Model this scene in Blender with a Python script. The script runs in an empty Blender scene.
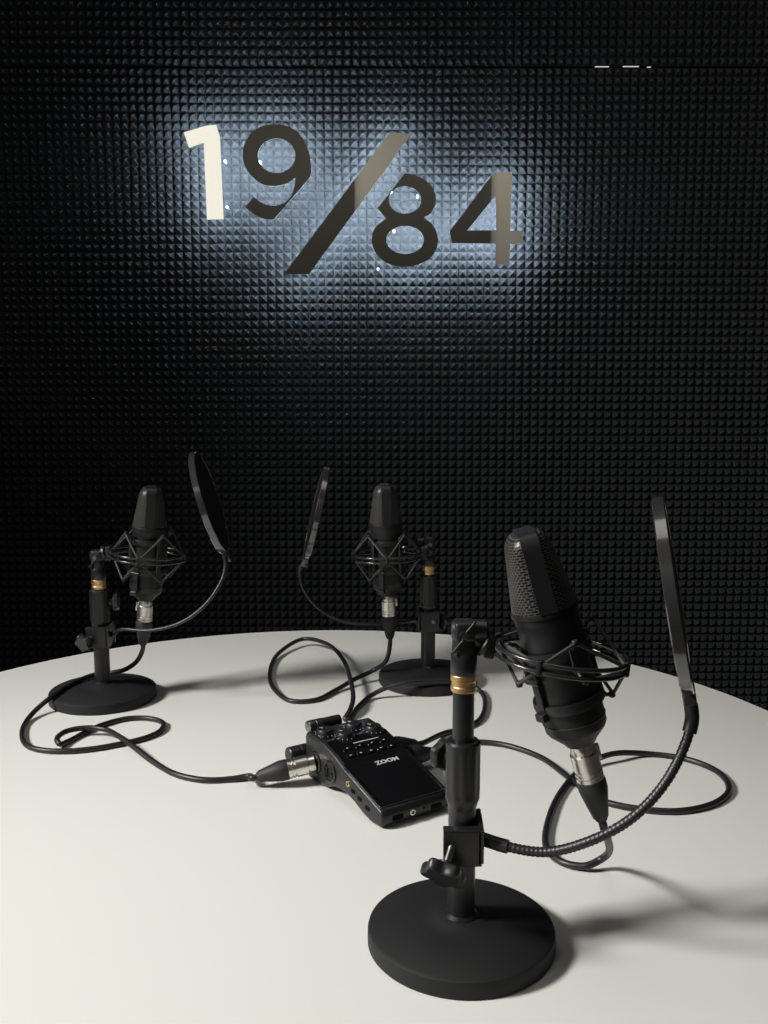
import bpy, bmesh, math, random
from mathutils import Vector, Matrix
random.seed(4)
C = bpy.context.scene
COL = C.collection
PI = math.pi
TT = 0.75                     # table top height
CZ = 1.15                     # lens height
F = 930.0
PITCH = math.atan(F * 1.378e-4)
cp, sp = math.cos(PITCH), math.sin(PITCH)

# measuring aids: a direction seen from the tripod position, cut with a depth or a height
def W(px, py, D):
    X, Y = px - 384, py - 512
    t = D / (F * cp - Y * sp)
    return Vector((X * t, D, CZ - (Y * cp + F * sp) * t))
def G(px, py, z=0.0):
    X, Y = px - 384, py - 512
    t = (CZ - TT - z) / (Y * cp + F * sp)
    return Vector((X * t, (F * cp - Y * sp) * t, TT + z))

# ------------------------------------------------------------------ materials
def principled(name, col, rough=.5, metal=0., spec=.5, coat=0., sheen=0.):
    m = bpy.data.materials.new(name); m.use_nodes = True
    b = m.node_tree.nodes['Principled BSDF']
    b.inputs['Base Color'].default_value = (*col, 1)
    b.inputs['Roughness'].default_value = rough
    b.inputs['Metallic'].default_value = metal
    b.inputs['Specular IOR Level'].default_value = spec
    b.inputs['Coat Weight'].default_value = coat
    b.inputs['Coat Roughness'].default_value = .08
    b.inputs['Sheen Weight'].default_value = sheen
    return m
def add_noise(m, scale, amount, bump=0., coord='Object', rough_amt=0.):
    nt = m.node_tree; n = nt.nodes; l = nt.links
    b = n['Principled BSDF']
    tc = n.new('ShaderNodeTexCoord'); nz = n.new('ShaderNodeTexNoise')
    nz.inputs['Scale'].default_value = scale; nz.inputs['Detail'].default_value = 5
    l.new(tc.outputs[coord], nz.inputs['Vector'])
    c = b.inputs['Base Color'].default_value[:]
    mx = n.new('ShaderNodeMix'); mx.data_type = 'RGBA'
    mx.inputs[6].default_value = (*[v * (1 - amount) for v in c[:3]], 1)
    mx.inputs[7].default_value = (*[min(1, v * (1 + amount)) for v in c[:3]], 1)
    l.new(nz.outputs['Fac'], mx.inputs[0]); l.new(mx.outputs[2], b.inputs['Base Color'])
    if bump:
        bp = n.new('ShaderNodeBump'); bp.inputs['Strength'].default_value = bump; bp.inputs['Distance'].default_value = .001
        l.new(nz.outputs['Fac'], bp.inputs['Height']); l.new(bp.outputs['Normal'], b.inputs['Normal'])
    if rough_amt:
        r = b.inputs['Roughness'].default_value
        mr = n.new('ShaderNodeMapRange'); mr.inputs[3].default_value = r - rough_amt; mr.inputs[4].default_value = r + rough_amt
        l.new(nz.outputs['Fac'], mr.inputs[0]); l.new(mr.outputs[0], b.inputs['Roughness'])
    return m
def emitter(name, col, s):
    m = bpy.data.materials.new(name); m.use_nodes = True
    n = m.node_tree.nodes; n.clear()
    e = n.new('ShaderNodeEmission'); o = n.new('ShaderNodeOutputMaterial')
    e.inputs[0].default_value = (*col, 1); e.inputs[1].default_value = s
    m.node_tree.links.new(e.outputs[0], o.inputs[0])
    return m

M = {}
M['foam'] = add_noise(principled('charcoal_foam', (.030, .032, .034), .85, spec=.25), 60, .35, .25)
M['table'] = add_noise(principled('table_laminate', (.72, .715, .67), .42, spec=.4), 3, .02)
M['tableedge'] = principled('table_edge', (.70, .69, .63), .5)
M['tablebase'] = principled('table_pedestal_steel', (.03, .03, .03), .45, metal=.6)
M['powder'] = add_noise(principled('black_powder_coat', (.0100, .0105, .0108), .6, spec=.35), 900, .2, .12)
M['satin'] = principled('black_satin_tube', (.010, .010, .011), .34, spec=.45)
M['plastic'] = add_noise(principled('black_plastic', (.010, .010, .011), .42, spec=.5), 400, .2, .08)
M['gloss'] = principled('black_gloss', (.006, .006, .007), .12, spec=.5, coat=.5)
M['micbody'] = principled('mic_body_black', (.008, .0084, .0095), .45, spec=.38)
M['wire'] = principled('black_wire', (.014, .014, .015), .22, spec=.6)
M['cord'] = principled('elastic_cord', (.035, .035, .035), .7)
M['brass'] = add_noise(principled('worn_brass', (.80, .52, .26), .36, metal=1.0), 250, .15, .1)
M['nickel'] = principled('satin_nickel', (.72, .69, .64), .28, metal=1.0)
M['steel'] = principled('dark_steel', (.30, .30, .30), .3, metal=1.0)
M['rubber'] = principled('cable_rubber', (.010, .010, .0105), .42, spec=.5)
M['boot'] = principled('boot_rubber', (.013, .013, .014), .6)
M['hoop'] = principled('hoop_plastic', (.024, .023, .023), .20, spec=.8, coat=1.)
M['nylon'] = add_noise(principled('nylon_mesh', (.004, .004, .0045), .9, spec=.1), 1500, .4)
M['gripmetal'] = principled('gooseneck_steel', (.012, .012, .013), .42, spec=.5)
M['print'] = principled('white_print', (.55, .55, .55), .5)
M['gold'] = principled('gold_jack', (.8, .55, .25), .25, metal=1.)
M['hole'] = principled('socket_dark', (.002, .002, .002), .8, spec=.1)
M['whiteacryl'] = principled('white_acrylic', (.30, .31, .33), .2, spec=.6)
M['mirror'] = principled('mirror_acrylic', (.90, .885, .84), .02, metal=1.0)
M['letteredge'] = principled('letter_edge', (.35, .36, .38), .3)
M['led'] = emitter('led_cool_white', (.68, .83, 1.0), 63.0)
M['wallblack'] = principled('wall_paint_black', (.012, .012, .013), .9)
M['sidewall'] = principled('side_wall_paint', (.05, .05, .05), .9)
M['rearwall'] = add_noise(principled('rear_wall_paint', (.50, .48, .43), .9), 4, .04)
M['ceil'] = principled('ceiling_paint', (.10, .10, .10), .9)
M['floor'] = add_noise(principled('floor_carpet', (.04, .038, .035), .95), 120, .4, .4)
M['darkpanel'] = principled('added_dark_panel', (.062, .059, .052), .9)
M['frame'] = principled('window_frame_paint', (.5, .5, .48), .5)
M['daylight'] = emitter('daylight_pane', (1.0, .975, .88), 1.0)
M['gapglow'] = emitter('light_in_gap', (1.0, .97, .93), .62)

def grille_mat():
    m = principled('grille_mesh', (.03, .03, .03), .38, metal=.3, spec=.5)
    nt = m.node_tree; n = nt.nodes; l = nt.links; b = n['Principled BSDF']
    tc = n.new('ShaderNodeTexCoord'); sep = n.new('ShaderNodeSeparateXYZ'); com = n.new('ShaderNodeCombineXYZ')
    l.new(tc.outputs['Object'], sep.inputs[0])
    l.new(sep.outputs['Y'], com.inputs[0]); l.new(sep.outputs['Z'], com.inputs[1])
    br = n.new('ShaderNodeTexBrick')
    br.offset = .5; br.squash = 1
    br.inputs['Scale'].default_value = 1.0
    br.inputs['Brick Width'].default_value = .0025
    br.inputs['Row Height'].default_value = .0019
    br.inputs['Mortar Size'].default_value = .00036
    br.inputs['Mortar Smooth'].default_value = .25
    br.inputs['Color1'].default_value = (.002, .002, .002, 1); br.inputs['Color2'].default_value = (.002, .002, .002, 1)
    br.inputs['Mortar'].default_value = (.085, .08, .07, 1)
    l.new(com.outputs[0], br.inputs['Vector']); l.new(br.outputs['Color'], b.inputs['Base Color'])
    bp = n.new('ShaderNodeBump'); bp.inputs['Strength'].default_value = .8; bp.inputs['Distance'].default_value = .0006
    l.new(br.outputs['Fac'], bp.inputs['Height']); l.new(bp.outputs['Normal'], b.inputs['Normal'])
    return m
M['grille'] = grille_mat()

# ------------------------------------------------------------------ mesh helpers
class MB:
    def __init__(s): s.bm = bmesh.new()
    def add(s, verts, faces, mat=None):
        mt = mat or Matrix.Identity(4)
        vs = [s.bm.verts.new(mt @ Vector(v)) for v in verts]
        for f in faces:
            try: s.bm.faces.new([vs[i] for i in f])
            except ValueError: pass
        return s
    def box(s, x0, x1, y0, y1, z0, z1, mat=None, bev=0.):
        b = bmesh.new(); bmesh.ops.create_cube(b, size=1)
        for v in b.verts:
            v.co = Vector(((x0+x1)/2 + v.co.x*(x1-x0), (y0+y1)/2 + v.co.y*(y1-y0), (z0+z1)/2 + v.co.z*(z1-z0)))
        if bev: bmesh.ops.bevel(b, geom=b.edges[:], offset=bev, segments=3, profile=.6, affect='EDGES')
        s.merge(b, mat); return s
    def merge(s, b, mat=None):
        mt = mat or Matrix.Identity(4)
        b.verts.index_update()
        vs = [s.bm.verts.new(mt @ v.co) for v in b.verts]
        for f in b.faces:
            try: s.bm.faces.new([vs[v.index] for v in f.verts])
            except ValueError: pass
        b.free()
    def lathe(s, prof, n=48, mat=None, rmod=None):
        mt = mat or Matrix.Identity(4)
        rings = []
        for (r, z) in prof:
            if r < 1e-6: rings.append([s.bm.verts.new(mt @ Vector((0, 0, z)))])
            else:
                rings.append([s.bm.verts.new(mt @ Vector(((r*(rmod(a, z) if rmod else 1))*math.cos(a), (r*(rmod(a, z) if rmod else 1))*math.sin(a), z))) for a in [2*PI*k/n for k in range(n)]])
        for a, b in zip(rings, rings[1:]):
            for k in range(n):
                k2 = (k+1) % n
                if len(a) == 1 and len(b) == 1: continue
                if len(a) == 1: s.bm.faces.new((a[0], b[k], b[k2]))
                elif len(b) == 1: s.bm.faces.new((a[k], b[0], a[k2]))
                else: s.bm.faces.new((a[k], b[k], b[k2], a[k2]))
        return s
    def cyl(s, p0, p1, r, r2=None, n=24, bev=0.):
        p0, p1 = Vector(p0), Vector(p1); d = p1 - p0; L = d.length
        mt = Matrix.Translation(p0) @ d.to_track_quat('Z', 'Y').to_matrix().to_4x4()
        r2 = r if r2 is None else r2
        if bev: prof = [(0, 0), (r-bev, 0), (r, bev), (r2, L-bev), (r2-bev, L), (0, L)]
        else: prof = [(0, 0), (r, 0), (r2, L), (0, L)]
        return s.lathe(prof, n, mt)
    def tube(s, pts, r, n=12, closed=False, rf=None):
        pts = [Vector(p) for p in pts]; N = len(pts)
        tang = []
        for i in range(N):
            a = pts[(i-1) % N] if closed or i > 0 else pts[i]
            b = pts[(i+1) % N] if closed or i < N-1 else pts[i]
            t = (b - a); tang.append(t.normalized() if t.length > 1e-9 else Vector((0, 0, 1)))
        up = Vector((0, 0, 1)) if abs(tang[0].z) < .9 else Vector((1, 0, 0))
        nrm = (up - tang[0]*up.dot(tang[0])).normalized()
        rings = []
        for i in range(N):
            t = tang[i]; nrm = (nrm - t*nrm.dot(t)).normalized(); bn = t.cross(nrm)
            rr = r if rf is None else rf(i)
            rings.append([s.bm.verts.new(pts[i] + (nrm*math.cos(2*PI*k/n) + bn*math.sin(2*PI*k/n))*rr) for k in range(n)])
        for i in range(N if closed else N-1):
            a, b = rings[i], rings[(i+1) % N]
            off = 0
            if closed and i == N-1:
                off = min(range(n), key=lambda o: (a[0].co - b[o].co).length)
            for k in range(n):
                s.bm.faces.new((a[k], a[(k+1) % n], b[(k+1+off) % n], b[(k+off) % n]))
        if not closed:
            s.bm.faces.new(rings[0][::-1]); s.bm.faces.new(rings[-1])
        return s
    def ring(s, R, r, z=0., n=64, m=10, mat=None, sq=1.):
        mt = mat or Matrix.Identity(4)
        vs = [[s.bm.verts.new(mt @ Vector(((R+r*math.cos(b))*math.cos(a), (R+r*math.cos(b))*math.sin(a), z+r*sq*math.sin(b)))) for b in [2*PI*j/m for j in range(m)]] for a in [2*PI*k/n for k in range(n)]]
        for k in range(n):
            for j in range(m):
                s.bm.faces.new((vs[k][j], vs[(k+1) % n][j], vs[(k+1) % n][(j+1) % m], vs[k][(j+1) % m]))
        return s
    def prism(s, poly, h0, h1, mat=None):      # poly in xy, extruded in z
        n = len(poly)
        v = [(x, y, h0) for x, y in poly] + [(x, y, h1) for x, y in poly]
        f = [tuple(range(n-1, -1, -1)), tuple(range(n, 2*n))] + [(i, (i+1) % n, n+(i+1) % n, n+i) for i in range(n)]
        return s.add(v, f, mat)
    def build(s, name, mat, parent=None, smooth=True, angle=38):
        bmesh.ops.recalc_face_normals(s.bm, faces=s.bm.faces[:])
        me = bpy.data.meshes.new(name); s.bm.to_mesh(me); s.bm.free()
        for mm in (mat if isinstance(mat, (list, tuple)) else [mat]): me.materials.append(mm)
        if smooth:
            me.shade_smooth()
            me.set_sharp_from_angle(angle=math.radians(angle))
        o = bpy.data.objects.new(name, me); COL.objects.link(o)
        if parent is not None: o.parent = parent
        return o

def tag(o, label=None, cat=None, group=None, kind=None):
    if label: o['label'] = label
    if cat: o['category'] = cat
    if group: o['group'] = group
    if kind: o['kind'] = kind
    return o
def empty(name, loc=(0, 0, 0), rot=None, label=None, cat=None, group=None):
    o = bpy.data.objects.new(name, None); COL.objects.link(o); o.location = loc
    o.empty_display_size = .02
    if rot is not None: o.rotation_euler = rot
    return tag(o, label, cat, group)
def spline(pts, per=14):
    P = [Vector(p) for p in pts]; out = []
    P = [P[0]*2 - P[1]] + P + [P[-1]*2 - P[-2]]
    for i in range(1, len(P)-2):
        p0, p1, p2, p3 = P[i-1:i+3]
        d1 = max((p1-p0).length, 1e-5)**.5; d2 = max((p2-p1).length, 1e-5)**.5; d3 = max((p3-p2).length, 1e-5)**.5
        for k in range(per):
            t = k/per
            m1 = (p1-p0)/d1 - (p2-p0)/(d1+d2) + (p2-p1)/d2
            m2 = (p2-p1)/d2 - (p3-p1)/(d2+d3) + (p3-p2)/d3
            m1 *= d2; m2 *= d2
            h = 2*t**3-3*t**2+1; h2 = t**3-2*t**2+t; h3 = -2*t**3+3*t**2; h4 = t**3-t**2
            out.append(p1*h + m1*h2 + p2*h3 + m2*h4)
    out.append(P[-2]); return out

# ------------------------------------------------------------------ the room
WY = 2.885      # back wall surface
def slab(name, x0, x1, y0, y1, z0, z1, mat):
    o = MB().box(x0, x1, y0, y1, z0, z1).build(name, mat, smooth=False); o['kind'] = 'structure'; return o
XL, XR, YR, ZC = -2.3, 2.3, -1.6, 3.5
slab('floor', XL, XR, YR, WY, -.1, 0, M['floor'])
slab('ceiling', XL, XR, YR, WY, ZC, ZC+.1, M['ceil'])
slab('wall_back', XL-.1, XR+.1, WY, WY+.1, -.1, ZC+.1, M['wallblack'])
slab('wall_left', XL-.1, XL, YR, WY, -.1, ZC+.1, M['sidewall'])
slab('wall_right', XR, XR+.1, YR, WY, -.1, ZC+.1, M['sidewall'])
# rear wall with a tall window opening
WX0, WX1, WZ0, WZ1 = -1.66, -1.06, .9, 3.42
rw = MB()
rw.box(XL-.1, WX0, YR-.1, YR, -.1, ZC+.1); rw.box(WX1, XR+.1, YR-.1, YR, -.1, ZC+.1)
rw.box(WX0, WX1, YR-.1, YR, -.1, WZ0); rw.box(WX0, WX1, YR-.1, YR, WZ1, ZC+.1)
o = rw.build('wall_rear', M['rearwall'], smooth=False); o['kind'] = 'structure'
wn = empty('window_1', ((WX0+WX1)/2, YR, WZ0)); wn['kind'] = 'structure'
hw = (WX1-WX0)/2; hh = WZ1-WZ0
fr = MB(); fr.box(-hw, -hw+.04, -.08, .01, 0, hh); fr.box(hw-.04, hw, -.08, .01, 0, hh); fr.box(-hw, hw, -.08, .01, 0, .04); fr.box(-hw, hw, -.08, .01, hh-.04, hh)
fr.build('window_frame', M['frame'], wn, smooth=False)
MB().box(-hw+.04, hw-.04, -.06, -.05, .04, hh-.04).build('pane', M['daylight'], wn, smooth=False)
# unseen dark panel beside the window, added for the digits to reflect
cb = MB(); cpts = []
nC = 120
for k in range(nC+1):
    x = WX1+.02 + (.79-WX1-.02)*k/nC; cpts.append((x, YR+.05+.0012*math.sin(k*.9)))
poly = cpts + [(x, y+.004) for x, y in cpts[::-1]]
v = [(x, y, .02) for x, y in cpts] + [(x, y, ZC-.02) for x, y in cpts]
cb.add(v, [(i, i+1, nC+1+i+1, nC+1+i) for i in range(nC)])
o = cb.build('dark_reflection_panel', M['darkpanel']); o['kind'] = 'structure'
slab('baseboard_back', XL, XR, WY-.012, WY, 0, .09, M['wallblack'])

# ------------------------------------------------------------------ foam lining
PIT = .0250; FD = .017
def foam_mesh(name, nx, nz, pz=PIT):
    verts, faces = [], []
    def quad(a, b, c, d):
        i = len(verts); verts.extend([a, b, c, d]); faces.append((i, i+1, i+2, i+3))
    g = .0011; tp = .0014; b0 = -.018
    rnd = random.Random(nx*100+nz)
    for i in range(nx):
        for j in range(nz):
            x0, x1 = i*PIT+g, (i+1)*PIT-g; z0, z1 = j*pz+g, (j+1)*pz-g
            cx, cz = (x0+x1)/2 + rnd.uniform(-.0009, .0009), (z0+z1)/2 + rnd.uniform(-.0009, .0009); h = -(.018+FD) + rnd.uniform(-.0008, .0008)
            A = [(x0, b0, z0), (x1, b0, z0), (x1, b0, z1), (x0, b0, z1)]
            B = [(cx-tp, h, cz-tp), (cx+tp, h, cz-tp), (cx+tp, h, cz+tp), (cx-tp, h, cz+tp)]
            n = len(verts); verts.extend(A+B)
            faces.extend([(n, n+1, n+5, n+4), (n+1, n+2, n+6, n+5), (n+2, n+3, n+7, n+6), (n+3, n, n+4, n+7), (n+4, n+5, n+6, n+7)])
    w, hgt = nx*PIT-.0006, nz*pz-.0006; s0 = .0006; y = b0 + .0016
    n = len(verts)
    verts.extend([(s0, y, s0), (w, y, s0), (w, y, hgt), (s0, y, hgt), (s0, 0, s0), (w, 0, s0), (w, 0, hgt), (s0, 0, hgt)])
    faces.extend([(n, n+1, n+2, n+3), (n+4, n+7, n+6, n+5), (n, n+4, n+5, n+1), (n+1, n+5, n+6, n+2), (n+2, n+6, n+7, n+3), (n+3, n+7, n+4, n)])
    me = bpy.data.meshes.new(name); me.from_pydata(verts, [], faces); me.update(); me.materials.append(M['foam'])
    return me
seam = W(367, 300, WY-.02).x
ztop = W(384, 66.5, WY-.03).z
me1 = foam_mesh('foam_sheet', 40, 80); me2 = foam_mesh('foam_sheet_upper', 40, 40, PIT*1.045)
lab = {-2: 'tall black pyramid foam sheet at the far left end of the wall', -1: 'tall black pyramid foam sheet behind the digits 1 and 9 and left microphone',
       0: 'tall black pyramid foam sheet behind the digits 8 and 4 and the foreground microphone', 1: 'tall black pyramid foam sheet at the right end of the wall'}
lab2 = {-2: 'upper black foam sheet at the far left above the seam', -1: 'upper black foam sheet above the seam over digits 1 and 9',
        0: 'upper black foam sheet above the seam over digits 8 and 4', 1: 'upper black foam sheet above the seam at the right end'}
for i in (-2, -1, 0, 1):
    a = bpy.data.objects.new('acoustic_foam_panel', me1); COL.objects.link(a)
    a.location = (seam + i*1.0, WY-.001, ztop-2.0)
    tag(a, lab[i], 'acoustic foam', 'foam panels lining the back wall')
for i in (-2, -1, 0, 1):
    a = bpy.data.objects.new('acoustic_foam_panel', me2); COL.objects.link(a)
    a.location = (seam - .043 + i*1.0, WY-.001, ztop+.003)
    tag(a, lab2[i], 'acoustic foam', 'foam panels lining the back wall')
# slits of light in the seam, imitated by thin glowing strips
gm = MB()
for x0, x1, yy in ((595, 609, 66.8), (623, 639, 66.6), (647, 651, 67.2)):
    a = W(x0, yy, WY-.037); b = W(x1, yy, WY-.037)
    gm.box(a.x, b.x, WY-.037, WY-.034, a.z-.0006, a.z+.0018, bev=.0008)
o = gm.build('seam_glow', M['gapglow']); o['kind'] = 'structure'

# ------------------------------------------------------------------ number sign
LY = WY-.035-.085
def ell(cx, cy, rx, ry, n=56, a0=0):
    return [(cx+rx*math.cos(2*PI*k/n), cy+ry*math.sin(2*PI*k/n)) for k in range(n)]
def smooth_closed(pts, corner, per=6):
    # Catmull-Rom through points, keeping the listed corners sharp
    n = len(pts); out = []
    for i in range(n):
        p1, p2 = Vector(pts[i]), Vector(pts[(i+1) % n])
        p0 = p1 if i in corner else Vector(pts[i-1]); p3 = p2 if (i+1) % n in corner else Vector(pts[(i+2) % n])
        if i in corner and (i+1) % n in corner: out.append(tuple(p1)); continue
        for k in range(per):
            t = k/per
            q = .5*((2*p1) + (p2-p0)*t + (2*p0-5*p1+4*p2-p3)*t*t + (3*p1-p0-3*p2+p3)*t**3)
            out.append(tuple(q))
    return out
def glyph(name, label, loops, pix0, sc, tilt, pins, lean=0.):
    pl = [[W(pix0[0]+x/sc, pix0[1]+y/sc, LY) for x, y in L] for L in loops]
    cx = sum(p.x for p in pl[0])/len(pl[0]); cz = sum(p.z for p in pl[0])/len(pl[0])
    def inset_loop(L, d, hole):
        q = [Vector((p.x, p.z)) for p in L]; n = len(q)
        ar = sum(q[i].x*q[(i+1) % n].y - q[(i+1) % n].x*q[i].y for i in range(n))
        sg = (1 if ar > 0 else -1)*(-1 if hole else 1); out = []
        for i in range(n):
            e0 = (q[i]-q[i-1]); e1 = (q[(i+1) % n]-q[i])
            e0 = e0.normalized(); e1 = e1.normalized()
            nn = Vector((-(e0.y+e1.y), e0.x+e1.x)).normalized()*sg
            out.append(Vector((q[i].x+nn.x*d, 0, q[i].y+nn.y*d)))
        return out
    def mesh_of(th, inset, nm):
        cu = bpy.data.curves.new(nm, 'CURVE'); cu.dimensions = '2D'; cu.fill_mode = 'BOTH'; cu.extrude = th/2
        for li, L in enumerate(pl):
            if inset: L = inset_loop(L, inset, li > 0)
            s = cu.splines.new('POLY'); s.points.add(len(L)-1); s.use_cyclic_u = True
            for q, p in zip(s.points, L): q.co = (p.x-cx, p.z-cz, 0, 1)
        tmp = bpy.data.objects.new(nm, cu); COL.objects.link(tmp)
        dg = bpy.context.evaluated_depsgraph_get(); me = bpy.data.meshes.new_from_object(tmp.evaluated_get(dg))
        bpy.data.objects.remove(tmp); return me
    root = empty(name, (cx, LY, cz), (lean, 0, tilt), label, 'sign digit' if name == 'sign_digit' else 'sign slash', 'figures of the 19/84 wall sign')
    R = Matrix.Rotation(PI/2, 4, 'X')
    me = mesh_of(.004, 0., 'face'); me.transform(R); me.materials.clear(); me.materials.append(M['mirror']); me.materials.append(M['letteredge'])
    for p in me.polygons:
        if abs(p.normal.y) < .5: p.material_index = 1
    fo = bpy.data.objects.new('face_plate', me); COL.objects.link(fo); fo.parent = root
    m2 = mesh_of(.0012, .0042, 'glow'); m2.transform(Matrix.Translation((0, .004, 0)) @ R); m2.materials.clear(); m2.materials.append(M['led'])
    go = bpy.data.objects.new('led_backlight', m2); COL.objects.link(go); go.parent = root
    go['label'] = 'cool white light strip behind the figure'
    for (px, py) in pins:
        w = W(px, py, WY-.045); a = Vector((w.x-cx, WY-.02-LY, w.z-cz)); b = Vector((a.x, WY-.045-LY, a.z))
        MB().cyl(a, b, .0042, n=20, bev=.0012).build('wall_stud', M['whiteacryl'], root)
    return root
one = [(67, 108), (175, 76), (222, 72), (240, 130), (258, 525), (178, 527), (163, 158), (92, 183)]
glyph('sign_digit', 'creamy white shining digit 1 leading the wall sign', [one], (170, 110), 4.8, 0.0, [(225, 161)])
nine = [(505, 69), (560, 77), (610, 105), (650, 160), (672, 225), (677, 290), (673, 322), (500, 525), (468, 526), (415, 508), (360, 466), (402, 418), (440, 444), (482, 460), (530, 455), (568, 430), (592, 388), (603, 326), (560, 352), (505, 365), (440, 355), (385, 310), (357, 262), (350, 215), (358, 165), (392, 110), (445, 78)]
glyph('sign_digit', 'dark mirrored digit 9 beside the white 1', [smooth_closed(nine, {6, 7, 10, 11, 17}), ell(512, 220, 90, 83)], (170, 110), 4.8, 0.0, [(227, 207), (260, 162)])
glyph('sign_slash', 'long slanting slash, grey above and dark below, between 9 and 8', [[(572, 58), (682, 57), (188, 743), (68, 745)]], (270, 120), 4.8, .115, [])
eight = [(190, 58), (240, 66), (290, 96), (318, 138), (323, 182), (303, 226), (272, 247), (313, 280), (333, 340), (320, 392), (275, 435), (192, 457), (112, 438), (64, 392), (50, 340), (64, 290), (112, 250), (75, 207)]
glyph('sign_digit', 'dark mirrored digit 8 right of the slash', [smooth_closed(eight, {0, 6, 16, 17}), ell(192, 171, 69, 58), ell(192, 341, 80, 60)], (360, 160), 4.267, 0.0, [(417.5, 196), (394, 231)])
four = [(562, 66), (580, 53), (648, 52), (640, 302), (694, 302), (694, 357), (640, 357), (638, 445), (578, 445), (578, 357), (392, 355), (382, 305)]
glyph('sign_digit', 'digit 4 with dark left side and grey stem, last of the sign', [four, [(458, 301), (578, 152), (580, 301)]], (360, 160), 4.267, 0.0, [(378, 269)])

# ------------------------------------------------------------------ table
TX, TY, TR = -.078, .946, .599
t = empty('round_table', (TX, TY, 0), None, 'round white table in front of the foam wall carrying all the recording gear', 'table')
MB().lathe([(0, TT-.028), (TR-.004, TT-.028), (TR-.0008, TT-.024), (TR, TT-.018), (TR, TT-.003), (TR-.0012, TT-.0008), (TR-.0035, TT), (0, TT)], 192).build('tabletop', M['table'], t)
MB().lathe([(.05, .02), (.04, .05), (.035, .1), (.035, .68), (.05, .70), (.16, TT-.028)], 48).build('pedestal', M['tablebase'], t)
MB().lathe([(0, 0), (.29, 0), (.30, .006), (.29, .014), (.06, .03), (0, .03)], 64).build('foot', M['tablebase'], t)

# ------------------------------------------------------------------ desk stands
def make_stand(bx, by, zs0, zs1, zg, label, side, knob):
    """zs0/zs1 sleeve, zg lower edge of the brass ring (heights above the table)"""
    r = empty('desk_microphone_stand', (bx, by, TT), None, label, 'microphone stand', 'desk microphone stands')
    R = .0685
    MB().lathe([(0, 0), (R-.001, 0), (R, .0012), (R, .0105), (R-.0006, .0125), (R-.003, .0140), (.030, .0185), (.019, .0200), (.0165, .0215), (0, .0215)], 96).build('base', M['powder'], r)
    MB().lathe([(0, .018), (.0125, .018), (.0125, .022), (.0100, .024), (.0100, zs0+.002), (0, zs0+.002)], 40).build('lower_tube', M['satin'], r)
    # grip sleeve, lightly fluted
    def fl(a, z): return 1 - (.05*(.5+.5*math.cos(a*10)) if zs0+.006 < z < zs1-.004 else 0)
    MB().lathe([(0, zs0-.003), (.0100, zs0-.003), (.0108, zs0), (.0124, zs0+.0045), (.0125, zs0+.0065), (.0127, zs0+.012), (.0127, zs1-.008), (.0126, zs1-.003), (.0126, zs1-.0015), (.0112, zs1), (0, zs1)], 80, rmod=fl).build('sleeve', M['satin'], r)
    MB().lathe([(0, zs1-.003), (.0077, zs1-.003), (.0077, zg+.001), (0, zg+.001)], 40).build('upper_tube', M['satin'], r)
    z = zg
    MB().lathe([(0, z), (.0088, z), (.0093, z+.0006), (.0093, z+.0036), (.0086, z+.0044), (.0086, z+.0072), (.0093, z+.0080), (.0093, z+.0118), (.0088, z+.0124), (0, z+.0124)], 40).build('brass_ring', M['brass'], r)['label'] = 'golden brass thread ring'
    z += .0124
    MB().lathe([(0, z), (.0090, z), (.0094, z+.0008), (.0094, z+.0140), (.0088, z+.0155), (0, z+.0155)], 40).build('collar', M['satin'], r)
    z += .0150
    # swivel head: upright lug with a slanted split and a cross barrel towards the arm
    b = MB()
    b.lathe([(0, z), (.0086, z), (.0086, z+.007), (.0080, z+.0140), (0, z+.0140)], 32)
    b.cyl((-side*.0090, 0, z+.0165), (side*.0170, 0, z+.0165), .0074, n=32, bev=.0018)
    for dx, dz in ((-.0045, .0075), (.0025, .0190)):
        b.box(-.0075, .0075, -.0098, -.0070, -.0009, .0009, Matrix.Translation((dx*side, 0, z+dz)) @ Matrix.Rotation(-side*.90, 4, 'Y'), bev=.0006)
    b.box(-.0070, .0070, -.0088, .0088, z+.010, z+.0235, bev=.0025)
    b.build('swivel_head', M['plastic'], r)
    b = MB(); b.cyl((-side*.001, -.0108, z+.0150), (-side*.001, -.0086, z+.0150), .0030, n=6); b.build('hinge_bolt', M['steel'], r)
    if knob is not None:
        a = knob; kz = (zs0+zs1)/2+.006
        d = Vector((math.cos(a), math.sin(a), 0))
        b = MB(); b.cyl(d*.0115+Vector((0, 0, kz)), d*.017+Vector((0, 0, kz)), .0045, n=16)
        mt = Matrix.Translation(d*.017+Vector((0, 0, kz))) @ d.to_track_quat('Z', 'Y').to_matrix().to_4x4()
        b.lathe([(0, 0), (.0105, 0), (.0118, .0015), (.0118, .0060), (.0100, .0078), (0, .0078)], 48, mt, rmod=lambda q, z_: 1-.10*(.5+.5*math.cos(6*q)))
        b.build('height_knob', M['plastic'], r)
    return z + .016      # hinge height above the table

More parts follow.
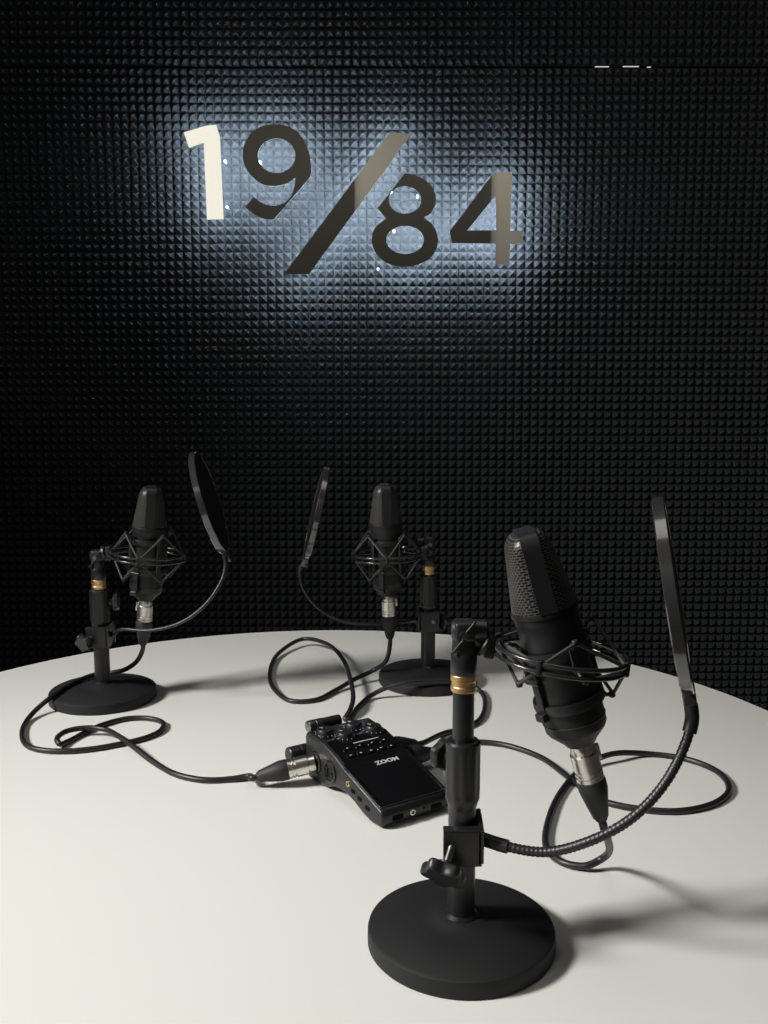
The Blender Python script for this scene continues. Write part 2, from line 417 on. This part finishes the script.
# ------------------------------------------------------------------ shock mount and microphone
def frame_at(c, tilt):
    return (c, (0, -tilt, 0))
def make_mount(c, tilt, hinge, side, label, ring_tilt=None, zc=0., hk0=45., hx=.0045, lev=(250, 70), rc=None, hz=None):
    hz = hz or [(.030, -.030)]*4
    """side=+1: the post is at -x of the ring; the sprung cradle may hang askew in the ring"""
    rt = tilt if ring_tilt is None else ring_tilt
    rc = c if rc is None else rc
    r = empty('shock_mount', rc, (0, -rt, 0), label, 'shock mount', 'spider shock mounts')
    Ri = Matrix.Rotation(-rt, 4, 'Y').inverted()
    RC = Ri @ Matrix.Translation(Vector(c)-Vector(rc)) @ Matrix.Rotation(-tilt, 4, 'Y') @ Matrix.Translation((0, 0, zc))
    RR = .047
    posts = [math.radians(hk0+45+90*k) for k in range(4)]
    hooks = [math.radians(hk0+90*k) for k in range(4)]
    b = MB()
    for zz in (-.0030, .0030): b.ring(RR, .00160, zz, 72, 10)
    for a in posts:
        d = Vector((math.cos(a), math.sin(a), 0))
        b.cyl(d*RR + Vector((0, 0, -.0052)), d*RR + Vector((0, 0, .0052)), .0025, n=14, bev=.0006)
    b.build('outer_ring', M['wire'], r)
    b = MB()
    for zz in (-.019, .019):
        b.lathe([(.0232, zz-.0035), (.0252, zz-.0035), (.0258, zz), (.0252, zz+.0035), (.0232, zz+.0035), (.0232, zz-.0035)], 56, RC)
    for (ht, hb), a in zip(hz, hooks):
        d = Vector((math.cos(a), math.sin(a), 0))
        e = Vector((-d.y, d.x, 0))
        mt = RC @ Matrix(((d.x, e.x, 0, 0), (d.y, e.y, 0, 0), (0, 0, 1, 0), (0, 0, 0, 1)))
        b.box(.0240, .0272, -.0026, .0026, hb+.004, ht-.004, mt, bev=.0008)
        for zq, sg in ((ht, 1), (hb, -1)):
            b.tube([RC @ (d*.0258+Vector((0, 0, zq-sg*.006))), RC @ (d*.0288+Vector((0, 0, zq-sg*.0015))), RC @ (d*.0335+Vector((0, 0, zq)))], .0016, 10)
            b.cyl(RC @ (d*.0335+Vector((0, 0, zq-.0022))), RC @ (d*.0335+Vector((0, 0, zq+.0022))), .0024, n=12, bev=.0006)
    b.build('cradle', M['plastic'], r)
    for sg in (-1, 1):
        pts = []
        for k in range(4):
            a = hooks[k]; pts.append(RC @ Vector((math.cos(a)*.0345, math.sin(a)*.0345, hz[k][0 if sg > 0 else 1])))
            a = posts[k]; pts.append(Vector((math.cos(a)*RR, math.sin(a)*RR, sg*.001)))
        full = []
        for i in range(8):
            p, q = pts[i], pts[(i+1) % 8]
            for s_ in (0.02, .25, .5, .75, .98): full.append(p.lerp(q, s_))
        MB().tube(full, .0013, 8, closed=True).build('elastic_cord', M['cord'], r)
    for a in [math.radians(q) for q in lev]:
        d = Vector((math.cos(a), math.sin(a), 0)); e = Vector((-d.y, d.x, 0))
        mt = RC @ Matrix.Translation((0, 0, -zc+(.007 if zc else 0))) @ Matrix(((d.x, e.x, 0, 0), (d.y, e.y, 0, 0), (0, 0, 1, 0), (0, 0, 0, 1)))
        b = MB(); b.box(.0238, .0262, -.0035, .0035, -.044, -.014, mt, bev=.0008)
        b.box(.0235, .0298, -.0045, .0045, -.049, -.043, mt, bev=.0013)
        b.cyl(mt @ Vector((.0265, -.0065, -.020)), mt @ Vector((.0265, .0065, -.020)), .0022, n=14)
        b.build('clamp_lever', M['plastic'], r)
    hl = Ri @ (Vector(hinge) - Vector(rc)).to_4d(); hl = Vector(hl[:3])
    x0 = -side*RR
    b = MB()
    b.box(min(x0, x0-side*.007), max(x0, x0-side*.007), -.0075, .0075, -.0075, .0075, bev=.0018)
    p = Vector((x0-side*.004, 0, 0)); dirv = (hl-p).normalized()
    b.cyl(p+dirv*.002, p+dirv*.0065, .0098, n=32, bev=.001)
    b.cyl(p+dirv*.0065, hl, .0058, n=24)
    b.build('arm', M['plastic'], r)
    return r

def make_mic(c, tilt, yaw, label, sc=1.):
    r = empty('condenser_microphone', c, None, label, 'microphone', 'condenser microphones')
    r.rotation_mode = 'QUATERNION'; r.scale = (sc, sc, sc)
    r.rotation_quaternion = (Matrix.Rotation(-tilt, 3, 'Y') @ Matrix.Rotation(yaw, 3, 'Z')).to_quaternion()
    b = MB()
    b.lathe([(0, -.0700), (.0108, -.0700), (.0118, -.0685), (.0122, -.0675), (.0205, -.0590), (.0222, -.0560), (.0224, -.045), (.0224, .0220), (.0228, .0235), (.0228, .0305), (0, .0305)], 72)
    b.build('body', M['micbody'], r)
    MB().ring(.0223, .0006, -.0500, 72, 8).build('seam_ring', M['plastic'], r)
    MB().lathe([(.0225, .0305), (.0240, .0308), (.0242, .0325), (.0238, .0345), (.0225, .0350)], 72).build('grille_collar', M['micbody'], r)
    # wedge shaped head: thins towards the top along x
    H0, H1 = .034, .0885
    levels = []
    def half(t):
        top = 1.0 if t < .80 else math.sqrt(max(0, 1-((t-.80)/.20)**2.2))
        hx = (.0232 - .0085*t)
        hy = (.0232 - .0020*t)
        return hx, hy, top
    n = 64; b = MB(); rings = []
    for t_ in [0, .1, .2, .3, .4, .5, .6, .7, .78, .84, .89, .93, .96, .98, .993, 1.0]:
        hx, hy, top = half(t_)
        k_ = .42+.58*top if t_ < 1 else .40
        ex = 2.0 + .9*t_
        ring = []
        for q in range(n):
            a = 2*PI*q/n; ca, sa = math.cos(a), math.sin(a)
            ring.append(b.bm.verts.new(((abs(ca)**(2/ex))*math.copysign(1, ca)*hx*k_, (abs(sa)**(2/ex))*math.copysign(1, sa)*hy*(k_*.6+.4), H0+(H1-H0)*t_)))
        rings.append(ring)
    for a, c_ in zip(rings, rings[1:]):
        for q in range(n): b.bm.faces.new((a[q], a[(q+1) % n], c_[(q+1) % n], c_[q]))
    b.bm.faces.new(rings[-1]); b.bm.faces.new(rings[0][::-1])
    b.build('grille', M['grille'], r, angle=60)
    # frame band over the top
    b = MB(); path = []
    tl = [0, .15, .3, .45, .6, .7, .78, .84, .89, .93, .96, .985, 1.0]
    for t_ in tl:
        hx, hy, top = half(t_); k_ = .42+.58*top if t_ < 1 else .40
        path.append((-hy*(k_*.6+.4), H0+(H1-H0)*t_))
    path += [(path[-1][0]*.5, H1+.0004), (0, H1+.0006)]
    full = path + [(-y, z) for y, z in path[-2::-1]]
    N = len(full); vi, vo = [], []
    for i, (y, z) in enumerate(full):
        a = full[max(0, i-1)]; c_ = full[min(N-1, i+1)]
        ty, tz = c_[0]-a[0], c_[1]-a[1]; L = math.hypot(ty, tz) or 1
        ny, nz = -tz/L, ty/L
        w = .0062
        vo.append([b.bm.verts.new((x_, y+ny*.0012, z+nz*.0012)) for x_ in (-w, w)])
        vi.append([b.bm.verts.new((x_, y-ny*.0035, z-nz*.0035)) for x_ in (-w, w)])
    for i in range(N-1):
        b.bm.faces.new((vo[i][0], vo[i][1], vo[i+1][1], vo[i+1][0]))
        b.bm.faces.new((vi[i][0], vo[i][0], vo[i+1][0], vi[i+1][0]))
        b.bm.faces.new((vo[i][1], vi[i][1], vi[i+1][1], vo[i+1][1]))
    b.build('grille_frame', M['micbody'], r)
    return r

# ------------------------------------------------------------------ pop filter
def star_prof(R, n=6, k=72):
    return [((R*(1-.13*(.5+.5*math.cos(n*2*PI*i/k))))*math.cos(2*PI*i/k), (R*(1-.13*(.5+.5*math.cos(n*2*PI*i/k))))*math.sin(2*PI*i/k)) for i in range(k)]
def make_pop(base, side, zc, neck, center, nrm, up, rad, label, knobdir, gr, ks, kr):
    r = empty('pop_filter', (base.x, base.y, TT+zc), None, label, 'pop filter', 'hoop pop filters')
    O = Vector((base.x, base.y, TT+zc))
    s = side
    b = MB(); h = .0145
    pr = [(-.0165, h*.85), (.004, h*1.15), (.0155, h*.75), (.0155, -h*.1), (-.004, -h), (-.0165, -h*.85)]
    xa, xb = sorted((s*.0108, s*.0142))
    b.add([(xa, y, z_) for y, z_ in pr] + [(xb, y, z_) for y, z_ in pr], [tuple(range(6)), tuple(range(11, 5, -1))] + [(i, (i+1) % 6, 6+(i+1) % 6, 6+i) for i in range(6)])
    b.box(min(-s*.0145, s*.0130), max(-s*.0145, s*.0130), -.0165, -.0125, -h, h*.85, bev=.0009)
    b.box(min(-s*.0145, s*.0120), max(-s*.0145, s*.0120), -.0165, -.0090, h*.72, h*.88, bev=.0005)
    b.box(min(-s*.0075, s*.0148), max(-s*.0075, s*.0148), .0112, .0155, -h, h, bev=.0007)
    b.build('clamp_bracket', M['plastic'], r)
    kd = Vector(knobdir).normalized()
    k0 = Vector((-s*.0085, -.0150, .000))
    b = MB(); b.cyl(k0 + kd*-.004, k0+kd*(ks+.004), .0026, n=16); b.build('clamp_screw', M['steel'], r)
    mt = Matrix.Translation(k0+kd*ks) @ kd.to_track_quat('Z', 'Y').to_matrix().to_4x4()
    b = MB(); b.lathe([(0, 0), (.0060, 0), (.0060, .003), (kr-.0012, .0036), (kr, .0050), (kr, .0105), (kr-.0012, .0120), (0, .0120)], 72, mt, rmod=lambda q, z_: 1-(.26*(.5+.5*math.cos(5*q)) if z_ > .0032 else 0))
    b.build('clamp_knob', M['plastic'], r)
    # gooseneck
    P = [O+Vector((s*.0140, -.003, 0))] + [Vector(p) for p in neck]
    pts = spline([p-O for p in P], 26)
    L = [0]
    for a, c_ in zip(pts, pts[1:]): L.append(L[-1]+(c_-a).length)
    tot = L[-1]; step = .0011; m = int(tot/step); rs = []; j = 0
    for i in range(m+1):
        d = i*step
        while j < len(L)-2 and L[j+1] < d: j += 1
        u = (d-L[j])/max(1e-9, L[j+1]-L[j]); rs.append(pts[j].lerp(pts[j+1], min(1, max(0, u))))
    MB().tube(rs, gr, 12, rf=lambda i: gr*(1.0 if i % 3 else .88)).build('gooseneck', M['gripmetal'], r, angle=60)
    n1 = max(2, int(.022/step))
    MB().tube(rs[:n1:3], gr*1.35, 16).build('ferrule', M['plastic'], r)
    MB().tube(rs[-n1::3], gr*1.35, 16).build('ferrule', M['plastic'], r)
    up = Vector(up).normalized(); nr = Vector(nrm); nr = (nr-up*nr.dot(up)).normalized(); sx = up.cross(nr)
    c = Vector(center)-O
    mt = Matrix(((sx.x, up.x, nr.x, c.x), (sx.y, up.y, nr.y, c.y), (sx.z, up.z, nr.z, c.z), (0, 0, 0, 1)))
    hw_ = .0042
    b = MB(); b.lathe([(rad-.0030, -hw_+.0006), (rad-.0008, -hw_), (rad, -hw_+.0008), (rad, hw_-.0008), (rad-.0008, hw_), (rad-.0030, hw_-.0006), (rad-.0036, 0), (rad-.0030, -hw_+.0006)], 112, mt)
    b.build('hoop', M['hoop'], r)
    # tab at the lowest point of the hoop
    b = MB(); b.box(-.0045, .0045, -rad-.012, -rad+.004, -.0046, .0046, mt, bev=.0012); b.build('hoop_tab', M['hoop'], r)
    b = MB()
    for zz in (-.0030, .0030): b.lathe([(0, zz-.0003), (rad-.0028, zz-.0003), (rad-.0028, zz+.0003), (0, zz+.0003)], 112, mt)
    b.build('mesh_screen', M['nylon'], r)
    return r

# ------------------------------------------------------------------ cables with plugs
def xlr(parent, p0, d, female=True, L=.028, dark=False):
    """plug starting at p0 (local to parent), running along d; returns the cable exit"""
    d = Vector(d).normalized()
    mt = Matrix.Translation(p0) @ d.to_track_quat('Z', 'Y').to_matrix().to_4x4()
    MB().lathe([(0, 0), (.0086, 0), (.0088, .0005), (.0088, .0065), (.0082, .0069), (.0082, .0076), (.0101, .0080), (.0101, L-.008), (.0092, L-.0075), (.0092, L-.0065), (.0101, L-.006), (.0101, L-.0042), (.0092, L-.0038), (.0092, L-.0030), (.0101, L-.0026), (.0101, L), (0, L)], 48, mt).build('connector_shell', M['satin' if dark else 'nickel'], parent)['label'] = 'black connector shell' if dark else 'silver connector shell'
    if female:
        b = MB(); b.box(-.0025, .0025, .0088, .0118, .004, .015, mt, bev=.0008); b.build('latch_tab', M['nickel'], parent)['label'] = 'silver release tab'
    MB().lathe([(0, L-.0005), (.0098, L-.0005), (.0106, L+.002), (.0106, L+.008), (.0098, L+.012), (.0058, L+.030), (.0048, L+.031), (.0044, L+.0325), (.0030, L+.0328), (0, L+.0328)], 40, mt).build('strain_relief', M['boot'], parent)
    return Vector(p0)+d*(L+.0325)
def make_cable(pts, start, d0, end, d1, label, dark=True):
    O = Vector((start.x, start.y, TT))
    r = empty('microphone_cable', O, None, label, 'cable', 'black microphone cables')
    a = xlr(r, Vector(start)-O, d0, True)
    P = [a-Vector(d0).normalized()*.004, a+Vector(d0).normalized()*.006] + [Vector(p)-O for p in pts]
    e = xlr(r, Vector(end)-O, d1, False, .018 if dark else .028, dark)
    P += [e+Vector(d1).normalized()*.006, e-Vector(d1).normalized()*.004]
    sp_ = spline(P, 12)
    MB().tube(sp_, .0031, 12).build('cord', M['rubber'], r, angle=80)
    return r

def axis_dir(tilt): return Vector((math.sin(tilt), 0, -math.cos(tilt)))
# ---- set in the foreground
B1 = Vector((.0565, .6385, TT))
T1 = math.radians(16.0)
h1 = make_stand(B1.x, B1.y, .107, .154, .1905, 'desk stand with round base nearest the camera, post fully raised', 1, math.radians(128))
C1 = W(556, 651, .640)
make_mount(C1, T1, B1+Vector((0, 0, h1)), 1, 'wire shock mount around the large tilted foreground microphone', ring_tilt=math.radians(-6.5), zc=-.0165, hk0=18., lev=(212, 32), rc=W(560, 654, .640), hz=[(.0295, -.0290), (.0285, -.0250), (.0330, .0040), (.0285, .0010)])
make_mic(C1, T1, math.radians(-1), 'large black condenser microphone tilted on the foreground stand')
# ---- left set
B3 = Vector((-.3705, 1.187, TT)); T3 = math.radians(-5)
h3 = make_stand(B3.x, B3.y, .100, .147, .1475, 'desk stand with round base at the left rear of the table', 1, math.radians(10))
C3 = W(148, 555, 1.185)
make_mount(C3, T3, B3+Vector((0, 0, h3)), 1, 'wire shock mount around the left rear microphone')
C3 = C3 - axis_dir(T3)*.006
make_mic(C3, T3, math.radians(14), 'black condenser microphone upright at the left edge of the table', .93)
# ---- middle set
B2 = Vector((.0612, 1.2595, TT)); T2 = math.radians(2)
h2 = make_stand(B2.x, B2.y, .104, .152, .1525, 'desk stand at the back centre, partly hidden behind the foreground post', -1, None)
C2 = W(387, 555, 1.246)
make_mount(C2, T2, B2+Vector((0, 0, h2)), -1, 'wire shock mount around the back centre microphone')
C2 = C2 - axis_dir(T2)*.011
make_mic(C2, T2, math.radians(4), 'black condenser microphone upright at the back centre of the table', .955)

# ---- pop filters
def up_lean(deg): return Vector((-math.sin(math.radians(deg)), 0, math.cos(math.radians(deg))))
neck1 = [W(505, 846, .628), W(545, 852, .618), W(590, 841, .607), (W(632, 818, .603)), W(665, 783, .606), W(686, 742, .612), W(692, 718, .616), W(690.5, 703, .617)]
make_pop(B1, 1, .081, neck1, W(673.0, 594, .62), (math.cos(math.radians(-16)), math.sin(math.radians(-16)), 0), up_lean(11), .0675,
         'large pop filter seen edge-on at the right, on a ribbed gooseneck', (-.34, -.66, -.66), .0036, .0120, .0168)
neck3 = [W(122, 629.5, 1.165), W(150, 630.5, 1.15), W(182, 622, 1.145), W(206, 604, 1.145), W(221, 582, 1.15), W(226, 565, 1.155), W(224.5, 556, 1.156)]
make_pop(B3, 1, .0865, neck3, W(209.5, 502.5, 1.16), (math.cos(math.radians(3)), math.sin(math.radians(3)), 0), up_lean(16.5), .0665,
         'pop filter with shining rim leaning beside the left rear microphone', (-.40, -.85, -.30), .0024, .006, .0125)
neck2 = [W(405, 622, 1.285), W(375, 624, 1.29), W(345, 622, 1.295), W(320, 609, 1.30), W(303, 588, 1.30), W(300, 571, 1.30), W(303, 563, 1.30)]
make_pop(B2, -1, .0890, neck2, W(316, 513, 1.30), (math.cos(math.radians(5)), math.sin(math.radians(5)), 0), up_lean(-13.5), .0665,
         'thin pop filter leaning left of the back centre microphone', (.5, .6, -.1), .0024, .008, .0125)

# ------------------------------------------------------------------ recorder
RO = G(382, 831.5) ; RO.z = TT
RA = math.radians(33.0)          # turn of the width direction
def rl(v): return RO + Matrix.Rotation(RA, 3, 'Z') @ Vector(v)
def make_recorder():
    r = empty('audio_recorder', RO, (0, 0, RA), 'black handheld audio recorder with dials and screen lying among the cables', 'audio recorder')
    Wd, Ln = .078, .145
    # side outline (y along the length, z up)
    prof = [(.004, .0015), (.018, .0005), (.034, .0030), (.050, .0085), (.068, .0120), (.088, .0100), (.104, .0040), (.118, .0012), (.142, .0015), (.1480, .006),
            (.1490, .045), (.1450, .0500), (.110, .0480), (.084, .0415), (.070, .0360), (.004, .0185), (.0005, .0150), (0, .006)]
    b = MB()
    b.add([(0, y, z) for y, z in prof] + [(Wd, y, z) for y, z in prof],
          [tuple(range(len(prof))), tuple(range(2*len(prof)-1, len(prof)-1, -1))] + [(i, (i+1) % len(prof), len(prof)+(i+1) % len(prof), len(prof)+i) for i in range(len(prof))])
    bmesh.ops.recalc_face_normals(b.bm, faces=b.bm.faces[:])
    es = [e for e in b.bm.edges if len(e.link_faces) == 2 and e.calc_face_angle(0) > .6]
    bmesh.ops.bevel(b.bm, geom=es, offset=.0032, segments=3, profile=.5, affect='EDGES')
    body = b.build('body', M['plastic'], r)
    # slanted glossy screen plate with raised side rails
    ang = math.atan2(.0360-.0185, .066)
    mt = Matrix.Translation((0, .004, .0188)) @ Matrix.Rotation(ang, 4, 'X')
    b = MB(); b.box(.0045, Wd-.0045, .002, .068, -.001, .0016, mt, bev=.0009); b.build('screen', M['gloss'], r)
    for x0 in (.0010, Wd-.0042):
        b = MB(); b.box(x0, x0+.0032, .001, .070, -.002, .0026, mt, bev=.0009); b.build('side_rail', M['gloss'], r)
    # control plate following the rise of the housing
    TOP = [(.0695, .0358), (.084, .0415), (.110, .0480), (.143, .0499)]
    def zs(y):
        for (y0, z0), (y1, z1) in zip(TOP, TOP[1:]):
            if y <= y1: break
        return z0+(z1-z0)*(y-y0)/(y1-y0), math.atan2(z1-z0, y1-y0)
    pp = [(y, z_+.0010) for y, z_ in TOP] + [(y, z_-.006) for y, z_ in TOP[::-1]]
    b = MB()
    b.add([(.0035, y, z_) for y, z_ in pp] + [(Wd-.0035, y, z_) for y, z_ in pp],
          [tuple(range(8)), tuple(range(15, 7, -1))] + [(i, (i+1) % 8, 8+(i+1) % 8, 8+i) for i in range(8)])
    b.build('control_plate', M['gloss'], r, smooth=False)
    def on(x, y):
        z_, a_ = zs(y); return Matrix.Translation((x, y, z_+.0010)) @ Matrix.Rotation(a_, 4, 'X')
    for (x, y) in ((.014, .130), (.028, .114), (.048, .130), (.063, .114)):
        k = MB(); k.lathe([(0, -.002), (.0090, -.002), (.0086, .0036), (.0076, .0048), (0, .0048)], 40, on(x, y), rmod=lambda q, z_: 1-.05*(.5+.5*math.cos(18*q)))
        ko = k.build('gain_dial', M['plastic'], r)
        k = MB()
        for q in range(12):
            k.box(-.0004, .0004, .0096, .0107, 0, .0003, on(x, y) @ Matrix.Rotation(math.radians(20+q*29), 4, 'Z'))
        k.box(-.0004, .0004, .003, .0068, .0048, .0050, on(x, y) @ Matrix.Rotation(.6, 4, 'Z'))
        k.build('dial_marks', M['print'], ko, smooth=False)
    for i in range(4):
        b = MB(); b.box(-.0050, .0050, -.0020, .0020, -.001, .0015, on(.0175+i*.0145, .0915), bev=.0006); bo = b.build('track_button', M['gloss'], r)
        b = MB(); b.box(-.0008, .0008, -.0005, .0005, .0015, .0017, on(.0175+i*.0145, .0915)); b.build('button_mark', M['print'], bo, smooth=False)
    for i in range(5):
        b = MB(); b.box(-.0046, .0046, -.0021, .0021, -.001, .0015, on(.0150+i*.0120, .0810), bev=.0006); bo = b.build('transport_button', M['gloss'], r)
        b = MB(); b.box(-.0013, .0013, -.0004, .0004, .0015, .0017, on(.0150+i*.0120, .0810)); b.build('button_mark', M['print'], bo, smooth=False)
    b = MB(); b.box(-.015, .015, -.0005, .0005, 0, .0003, on(.044, .0985)); b.build('printed_line', M['print'], r, smooth=False)
    # lettering
    cu = bpy.data.curves.new('maker_lettering', 'FONT'); cu.body = 'ZOOM'; cu.size = .0074; cu.extrude = .00012; cu.align_x = 'CENTER'; cu.offset = .00022; cu.space_character = 1.05
    tmp = bpy.data.objects.new('maker_lettering', cu); COL.objects.link(tmp)
    me = bpy.data.meshes.new_from_object(tmp.evaluated_get(bpy.context.evaluated_depsgraph_get())); bpy.data.objects.remove(tmp)
    me.materials.clear(); me.materials.append(M['print']); me.transform(Matrix.Diagonal((1.15, 1, 1, 1)))
    me.transform(mt @ Matrix.Translation((Wd/2+.0075, .0585, .0019)))
    lo = bpy.data.objects.new('maker_lettering', me); COL.objects.link(lo); lo.parent = r
    # left side: two combo sockets, gold jack, slider dimples
    def side_disc(x, y, z, R, name, mats, sgn=-1):
        mt_ = Matrix.Translation((x, y, z)) @ Matrix.Rotation(sgn*PI/2, 4, 'Y')
        o1 = MB().lathe([(0, -.006), (R, -.006), (R, .0012), (R-.0012, .0020), (R*.78, .0020), (R*.74, .0008), (R*.62, .0008), (R*.60, .0016), (R*.40, .0016), (R*.36, -.001), (0, -.001)], 48, mt_).build(name, mats[0], r)
        b_ = MB(); b_.lathe([(0, -.0008), (R*.30, -.0008), (R*.30, -.0004), (0, -.0004)], 24, mt_)
        for q in range(3):
            an = q*2*PI/3+PI/6
            b_.cyl(mt_ @ Vector((R*.50*math.cos(an), R*.50*math.sin(an), .0012)), mt_ @ Vector((R*.50*math.cos(an), R*.50*math.sin(an), .0020)), .0011, n=10)
        b_.build('socket_hole', M['hole'], o1)
        return o1
    side_disc(0, .0955, .0235, .0115, 'combo_socket', (M['satin'],))
    side_disc(0, .1260, .0230, .0115, 'combo_socket', (M['satin'],))
    side_disc(Wd, .0955, .0235, .0115, 'combo_socket', (M['satin'],), 1)
    side_disc(Wd, .1260, .0230, .0115, 'combo_socket', (M['satin'],), 1)
    mt_ = Matrix.Translation((0, .0600, .0240)) @ Matrix.Rotation(-PI/2, 4, 'Y')
    MB().lathe([(.0014, -.002), (.0032, -.002), (.0032, .0006), (.0028, .0012), (.0016, .0012), (.0014, -.002)], 28, mt_).build('line_jack', M['gold'], r)['label'] = 'gold ringed jack on the side'
    for y_, z_ in ((.0510, .0195), (.0390, .0165), (.0250, .0125)):
        b = MB(); b.box(-.0008, .001, y_-.0035, y_+.0035, z_-.0020, z_+.0020, bev=.0007); b.build('side_button', M['hole'], r)
    # front face: headphone jack and slots
    mt_ = Matrix.Translation((.0340, 0, .0100)) @ Matrix.Rotation(PI/2, 4, 'X')
    MB().lathe([(.0016, -.002), (.0030, -.002), (.0030, .0006), (.0026, .0010), (.0018, .0010), (.0016, -.002)], 28, mt_).build('headphone_jack', M['nickel'], r)['label'] = 'silver ringed headphone jack'
    for x0, x1 in ((.0120, .0235), (.0560, .0680)):
        b = MB(); b.box(x0, x1, -.0006, .001, .0068, .0115, bev=.0004); b.build('front_slot', M['hole'], r)
    b = MB(); b.box(.0465, .0485, -.0005, .001, .0100, .0116, bev=.0003); b.build('reset_hole', M['hole'], r)
    # crossed capsule module on the far end
    b = MB(); b.box(.016, .062, .148, .158, .014, .044, bev=.003); b.build('capsule_mount', M['plastic'], r)
    for z_, xa, xb, yy in ((.0500, .008, .046, .1560), (.0200, -.012, .030, .1640)):
        q_ = .78 if z_ > .04 else 1.1
        k = MB(); k.lathe([(0, 0), (.0068*q_, 0), (.0078*q_, .001), (.0078*q_, .012), (.0070*q_, .0125), (.0070*q_, .0135), (.0078*q_, .014), (.0078*q_, xb-xa), (0, xb-xa)], 32, Matrix.Translation((xa, yy, z_)) @ Matrix.Rotation(PI/2, 4, 'Y'))
        co = k.build('microphone_capsule', M['plastic'], r)
        if z_ > .04:
            k = MB(); k.lathe([(0, -.0012), (.0050, -.0012), (.0062, -.0004), (.0064, .001), (.0064, .0060), (.0058, .0064), (.0058, .0078), (.0064, .0082), (.0064, .0150), (0, .0150)], 32, Matrix.Translation((xa, yy, z_)) @ Matrix.Rotation(PI/2, 4, 'Y'))
            k.build('capsule_tip', M['steel'], co)['label'] = 'steel capsule tip'
    return r
make_recorder()
u = Matrix.Rotation(RA, 3, 'Z') @ Vector((1, 0, 0))

# ---- cables; table-lying points carry their height above the table
z = .0032
m1e = C1 + axis_dir(T1)*.0700; m2e = C2 + axis_dir(T2)*.0668; m3e = C3 + axis_dir(T3)*.0651
c1 = [G(603, 858, .012), G(585, 866, .005), G(562, 862, z), G(547, 848, z), G(550, 815, z), G(566, 785, z), G(588, 764, .006), G(612, 754, .010), G(650, 754, z), G(690, 760, z), G(718, 772, z), G(729, 789, z), G(715, 803, z), G(680, 811, z), G(640, 809, z), G(600, 800, z), G(572, 780, .0035), G(540, 757, z), G(505, 745, z), G(478, 742, z), G(450, 744, z)]
rp = [rl((.0785, .0955, .0215)), rl((.0785, .1260, .0215)), rl((-.0005, .1260, .0230))]
make_cable(c1, m1e, axis_dir(T1), rp[0], (u + Vector((0, 0, -.12))), 'black cable looping right from the foreground microphone to the recorder')
c2 = [W(386.5, 660, 1.242), G(374, 670, .016), G(355, 679, .009), G(336, 690, .004), G(315, 700, z), G(292, 701, z), G(275, 690, z), G(270, 672, z), G(280, 652, .006), G(303, 639, .012), G(325, 643, .016), G(342, 658, .018), G(350, 678, .018), G(353, 700, .014), G(349, 712, .009), G(345, 719, z), G(349, 719, z), G(357, 708, z),
      G(372, 695, .006), G(386, 688, .014), G(405, 683, .021), G(430, 681, .0215), G(452, 681, .020), G(470, 684, .012), G(481, 692, .005), G(485, 706, z), G(478, 721, z), G(462, 729, z), G(445, 733, z)]
make_cable(c2, m2e, axis_dir(T2), rp[1], (u + Vector((.05, .10, -.16))), 'black cable making a round loop below the back centre microphone')
c3 = [W(137, 661, 1.192), W(126, 669, 1.203), G(112, 672.5, .0245), G(97, 674, .0240), G(82, 679, .0220), G(66, 687, .0195), G(50, 698, .0165), G(36, 710, .008), G(26, 722, z), G(22, 735, z), G(28, 746, z), G(45, 750.5, z), G(70, 751, z), G(95, 748.5, z), G(120, 744, z), G(145, 738, z), G(160, 731, z), G(163, 723, z), G(150, 718.5, z), G(128, 718.5, z), G(105, 724, z), G(85, 732.5, z), G(68, 741.5, z), G(60, 744, .0055), G(57, 739, .0085), G(66, 731.5, .0095), G(84, 728, .0098), G(103, 729, .0095), G(120, 737, .0095), G(135, 748, .0075), G(155, 763, z), G(178, 775, z), G(205, 780, z), G(232, 779, z), G(250, 776, .006)]
PD3 = G(260, 776, .0125) - rp[2]; print('plug', PD3.length)
make_cable(c3, m3e, axis_dir(T3), rp[2], PD3, 'black cable curling left of the recorder from the left rear microphone', False)

# ------------------------------------------------------------------ lights
def area(name, loc, target, size, power, col, spread=180, sy=None):
    L = bpy.data.lights.new(name, 'AREA'); L.energy = power; L.color = col; L.size = size
    if sy: L.shape = 'RECTANGLE'; L.size_y = sy
    L.spread = math.radians(spread)
    o = bpy.data.objects.new(name, L); COL.objects.link(o); o.location = loc
    o.rotation_euler = (Vector(target)-Vector(loc)).to_track_quat('-Z', 'Y').to_euler(); return o
area('softbox_lamp', (-2.12, .20, TT+1.68), (.95, .95, TT), .50, 27.5, (1., .985, .95), 85)
area('rear_wall_fill', (-.1, -.65, 3.40), (-.1, YR, 2.2), 3.0, 12, (1., .96, .9), 130, .25)  # added light, brightens the rear wall that the digits reflect
area('overhead_fill', (.1, .8, 3.45), (.1, .8, 0), 1.2, 6, (1., .98, .95), 150)  # added overhead fill that lightens the table shadows

w = bpy.data.worlds.new('room_world'); C.world = w; w.use_nodes = True
w.node_tree.nodes['Background'].inputs[0].default_value = (.02, .02, .022, 1)

# ------------------------------------------------------------------ camera
cam = bpy.data.cameras.new('camera'); co = bpy.data.objects.new('camera', cam); COL.objects.link(co)
cam.sensor_fit = 'VERTICAL'; cam.sensor_height = 36; cam.sensor_width = 27; cam.lens = F/1024*36
cam.clip_start = .01
co.location = (0, 0, CZ); co.rotation_euler = (PI/2-PITCH, 0, 0)
C.camera = co
vs = C.view_settings; vs.view_transform = 'Standard'; vs.look = 'None'; vs.gamma = 1; vs.exposure = 0; vs.use_curve_mapping = False
C.cycles.use_denoising = True
C.cycles.max_bounces = 8
